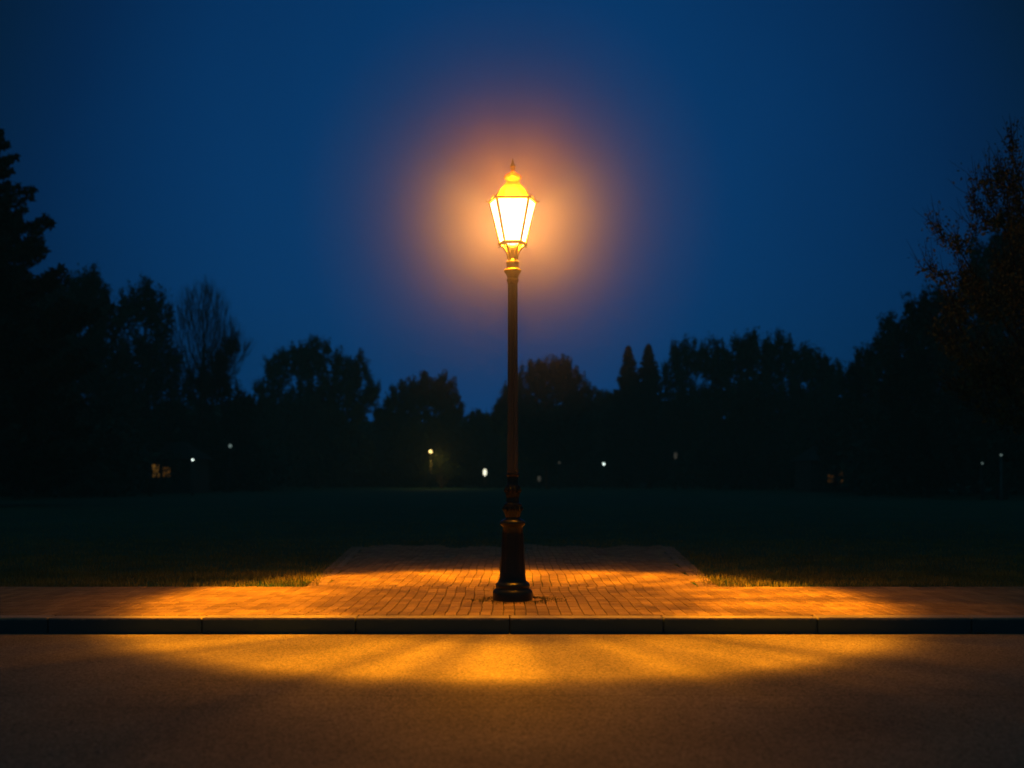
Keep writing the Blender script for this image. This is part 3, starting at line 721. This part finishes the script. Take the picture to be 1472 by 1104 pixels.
def shrub(label, x, d, blobs, seed, group='shrubs in front of the park houses'):
    T = Tree(seed); g = px(x, 700, d); g.z = -.05; k = d/F
    for (bx, by, rx, ry) in blobs:
        c = px(bx, by, d)
        for i in range(5): T.limb(g, c+Vector((T.r.uniform(-.5,.5)*rx*k, T.r.uniform(-.4,.4)*rx*k, T.r.uniform(-.2,.7)*ry*k)), .03, .01, .1, 4, 4)
        T.leaves(c, (rx*k, rx*k*.7, ry*k), int(rx*ry*.9), .13, up=.4)
    return T.finish('shrub', g, label, 'shrub', group, M['leaf'])
shrub('dark loose shrub in front of the low house with orange windows at left', 222, 80.5, [(205,676,16,22),(222,690,26,14),(250,672,16,26),(238,655,26,9),(196,690,16,16),(232,672,12,10)], 61)
shrub('dark loose shrub in front of the low house with dim windows at right', 1205, 89, [(1182,680,18,22),(1205,694,26,10),(1228,676,18,24),(1206,664,26,9),(1205,682,11,9)], 62)
shrub('leafy bush catching the light of the yellow park lamp, left of the lamp post', 635, 126, [(632,668,18,20),(650,676,16,13),(618,676,14,14),(636,655,12,9)], 63, 'bushes by the far park lamps')
# ------------------------------------------------------------------ lights among the trees
def park_lamp(x, y, d, glow, w, hgt, label, colour='white', post='dark_post', group='small lights among the far trees'):
    p = px(x, y, d); e = empty('park_lamp', (p.x, p.y, 0), label, 'park lamp', group)
    s = MB(); s.tube([(0,0,-.1),(0,0,.5),(0,0,p.z-hgt*.5-.05)], [.09,.06,.045], 10); s.build('post', M[post], e, True)
    s = MB(); s.lathe([(w*.5*math.sin(math.pi*i/10)+.002, p.z - hgt*.5*math.cos(math.pi*i/10)) for i in range(11)], 16)
    s.build('globe', glow, e, True)
    s = MB(); s.lathe([(w*.30, p.z+hgt*.46),(w*.34,p.z+hgt*.52),(w*.12,p.z+hgt*.66),(.01,p.z+hgt*.8)], 12); s.build('cap', M['dark_post'], e, True)
    return e
E1 = emis('globe_white', (.82,1,.90), 3.2); E2 = emis('globe_warm', (1,.70,.22), 4.0); E3 = emis('globe_cream', (1,.98,.72), 1.6)
E4 = emis('globe_faint', (.6,.85,.80), .22); E5 = emis('globe_dim', (.8,.75,.6), .045)
park_lamp(277, 661, 74, E1, .13, .13, 'small white globe lamp right of the orange lit windows')
park_lamp(331, 641, 92, E4, .28, .34, 'faint grey green globe lamp, highest light left of the lamp post')
park_lamp(619, 649, 122, E2, .34, .38, 'yellow park lamp lighting the leaves beneath the dome shaped tree')
park_lamp(697, 679, 122, E3, .42, .86, 'brightest cream oval lamp just left of the lamp post')
park_lamp(868, 667, 118, E1, .22, .26, 'small white globe lamp right of the lamp post')
park_lamp(971, 655, 110, E5, .34, .8, 'very faint tall globe lamp under the see-through tree')
park_lamp(804, 665, 118, E5, .34, .25, 'barely lit globe lamp closest on the right of the post')
park_lamp(775, 688, 118, E5, .40, .7, 'dim low lamp almost touching the lawn right of the post')
park_lamp(1412, 666, 58, E4, .10, .10, 'tiny bluish lamp left of the pale post at right')
park_lamp(1439, 654, 57, E4, .12, .12, 'tiny bluish lamp on the tall pale post at right', post='pale_post')

# the yellow park lamp gives off light of its own
for (x, y, d, c, en) in ((624,656,121.0,(1,.60,.10),300),):
    l = bpy.data.lights.new('park_lamp_light','POINT'); l.energy = en; l.color = c; l.shadow_soft_size = .2
    lo2 = bpy.data.objects.new('park_lamp_light', l); COL.objects.link(lo2); lo2.location = px(x, y, d)+Vector((0.3,1.2,0))

def house(x, d, wx, wins, glow, label, sgn=1):
    p = px(x, 688, d); e = empty('park_house', (p.x, d, 0), label, 'house')
    s = MB(); s.box(-wx/2, wx/2, 0, 5, -.1, 2.9); wl = s.build('wall', M['dark_wall'], e)
    s = MB(); V = [(-wx/2-.4,-.5,2.9),(wx/2+.4,-.5,2.9),(wx/2+.4,5.5,2.9),(-wx/2-.4,5.5,2.9),(-wx/2+1.2,2.5,4.4),(wx/2-1.2,2.5,4.4)]
    s.add(V, [(0,1,5,4),(2,3,4,5),(1,2,5),(3,0,4),(3,2,1,0)]); s.build('roof', M['dark_roof'], e)
    for (x0, x1, z0, z1, gl) in wins:
        s = MB(); f_ = .06
        s.box(x0-f_, x1+f_, -.05, -.003, z0-f_, z0); s.box(x0-f_, x1+f_, -.05, -.003, z1, z1+f_)
        s.box(x0-f_, x0, -.05, -.003, z0, z1); s.box(x1, x1+f_, -.05, -.003, z0, z1); s.box((x0+x1)/2-.03, (x0+x1)/2+.03, -.05, -.003, z0, z1)
        wn = s.build('window', M['dark_post'], e)
        s = MB(); s.box(x0, x1, -.02, -.004, z0, z1); s.build('glass_pane', gl, wn)
    s = MB(); s.box(-wx/2+.7, -wx/2+1.6, -.05, -.003, 0, 2.1); s.build('door', M['dark_roof'], e)
    return e
G1 = emis('window_amber', (1,.48,.08), .15); G2 = emis('window_dim', (1,.42,.08), .07)
house(232, 84, 5, [(-.75,-.15,1.35,2.4,G1),(.15,.75,1.4,2.2,emis('window_curtain',(1,.42,.06),.08))], None, 'low park house with orange lit windows beneath the trees at left')
house(1204, 92, 5, [(-.95,-.35,.9,1.6,G2),(.1,.5,.9,1.9,emis('window_curtain_dim',(1,.42,.08),.12))], None, 'low park house with very dim orange windows beneath the trees at right')
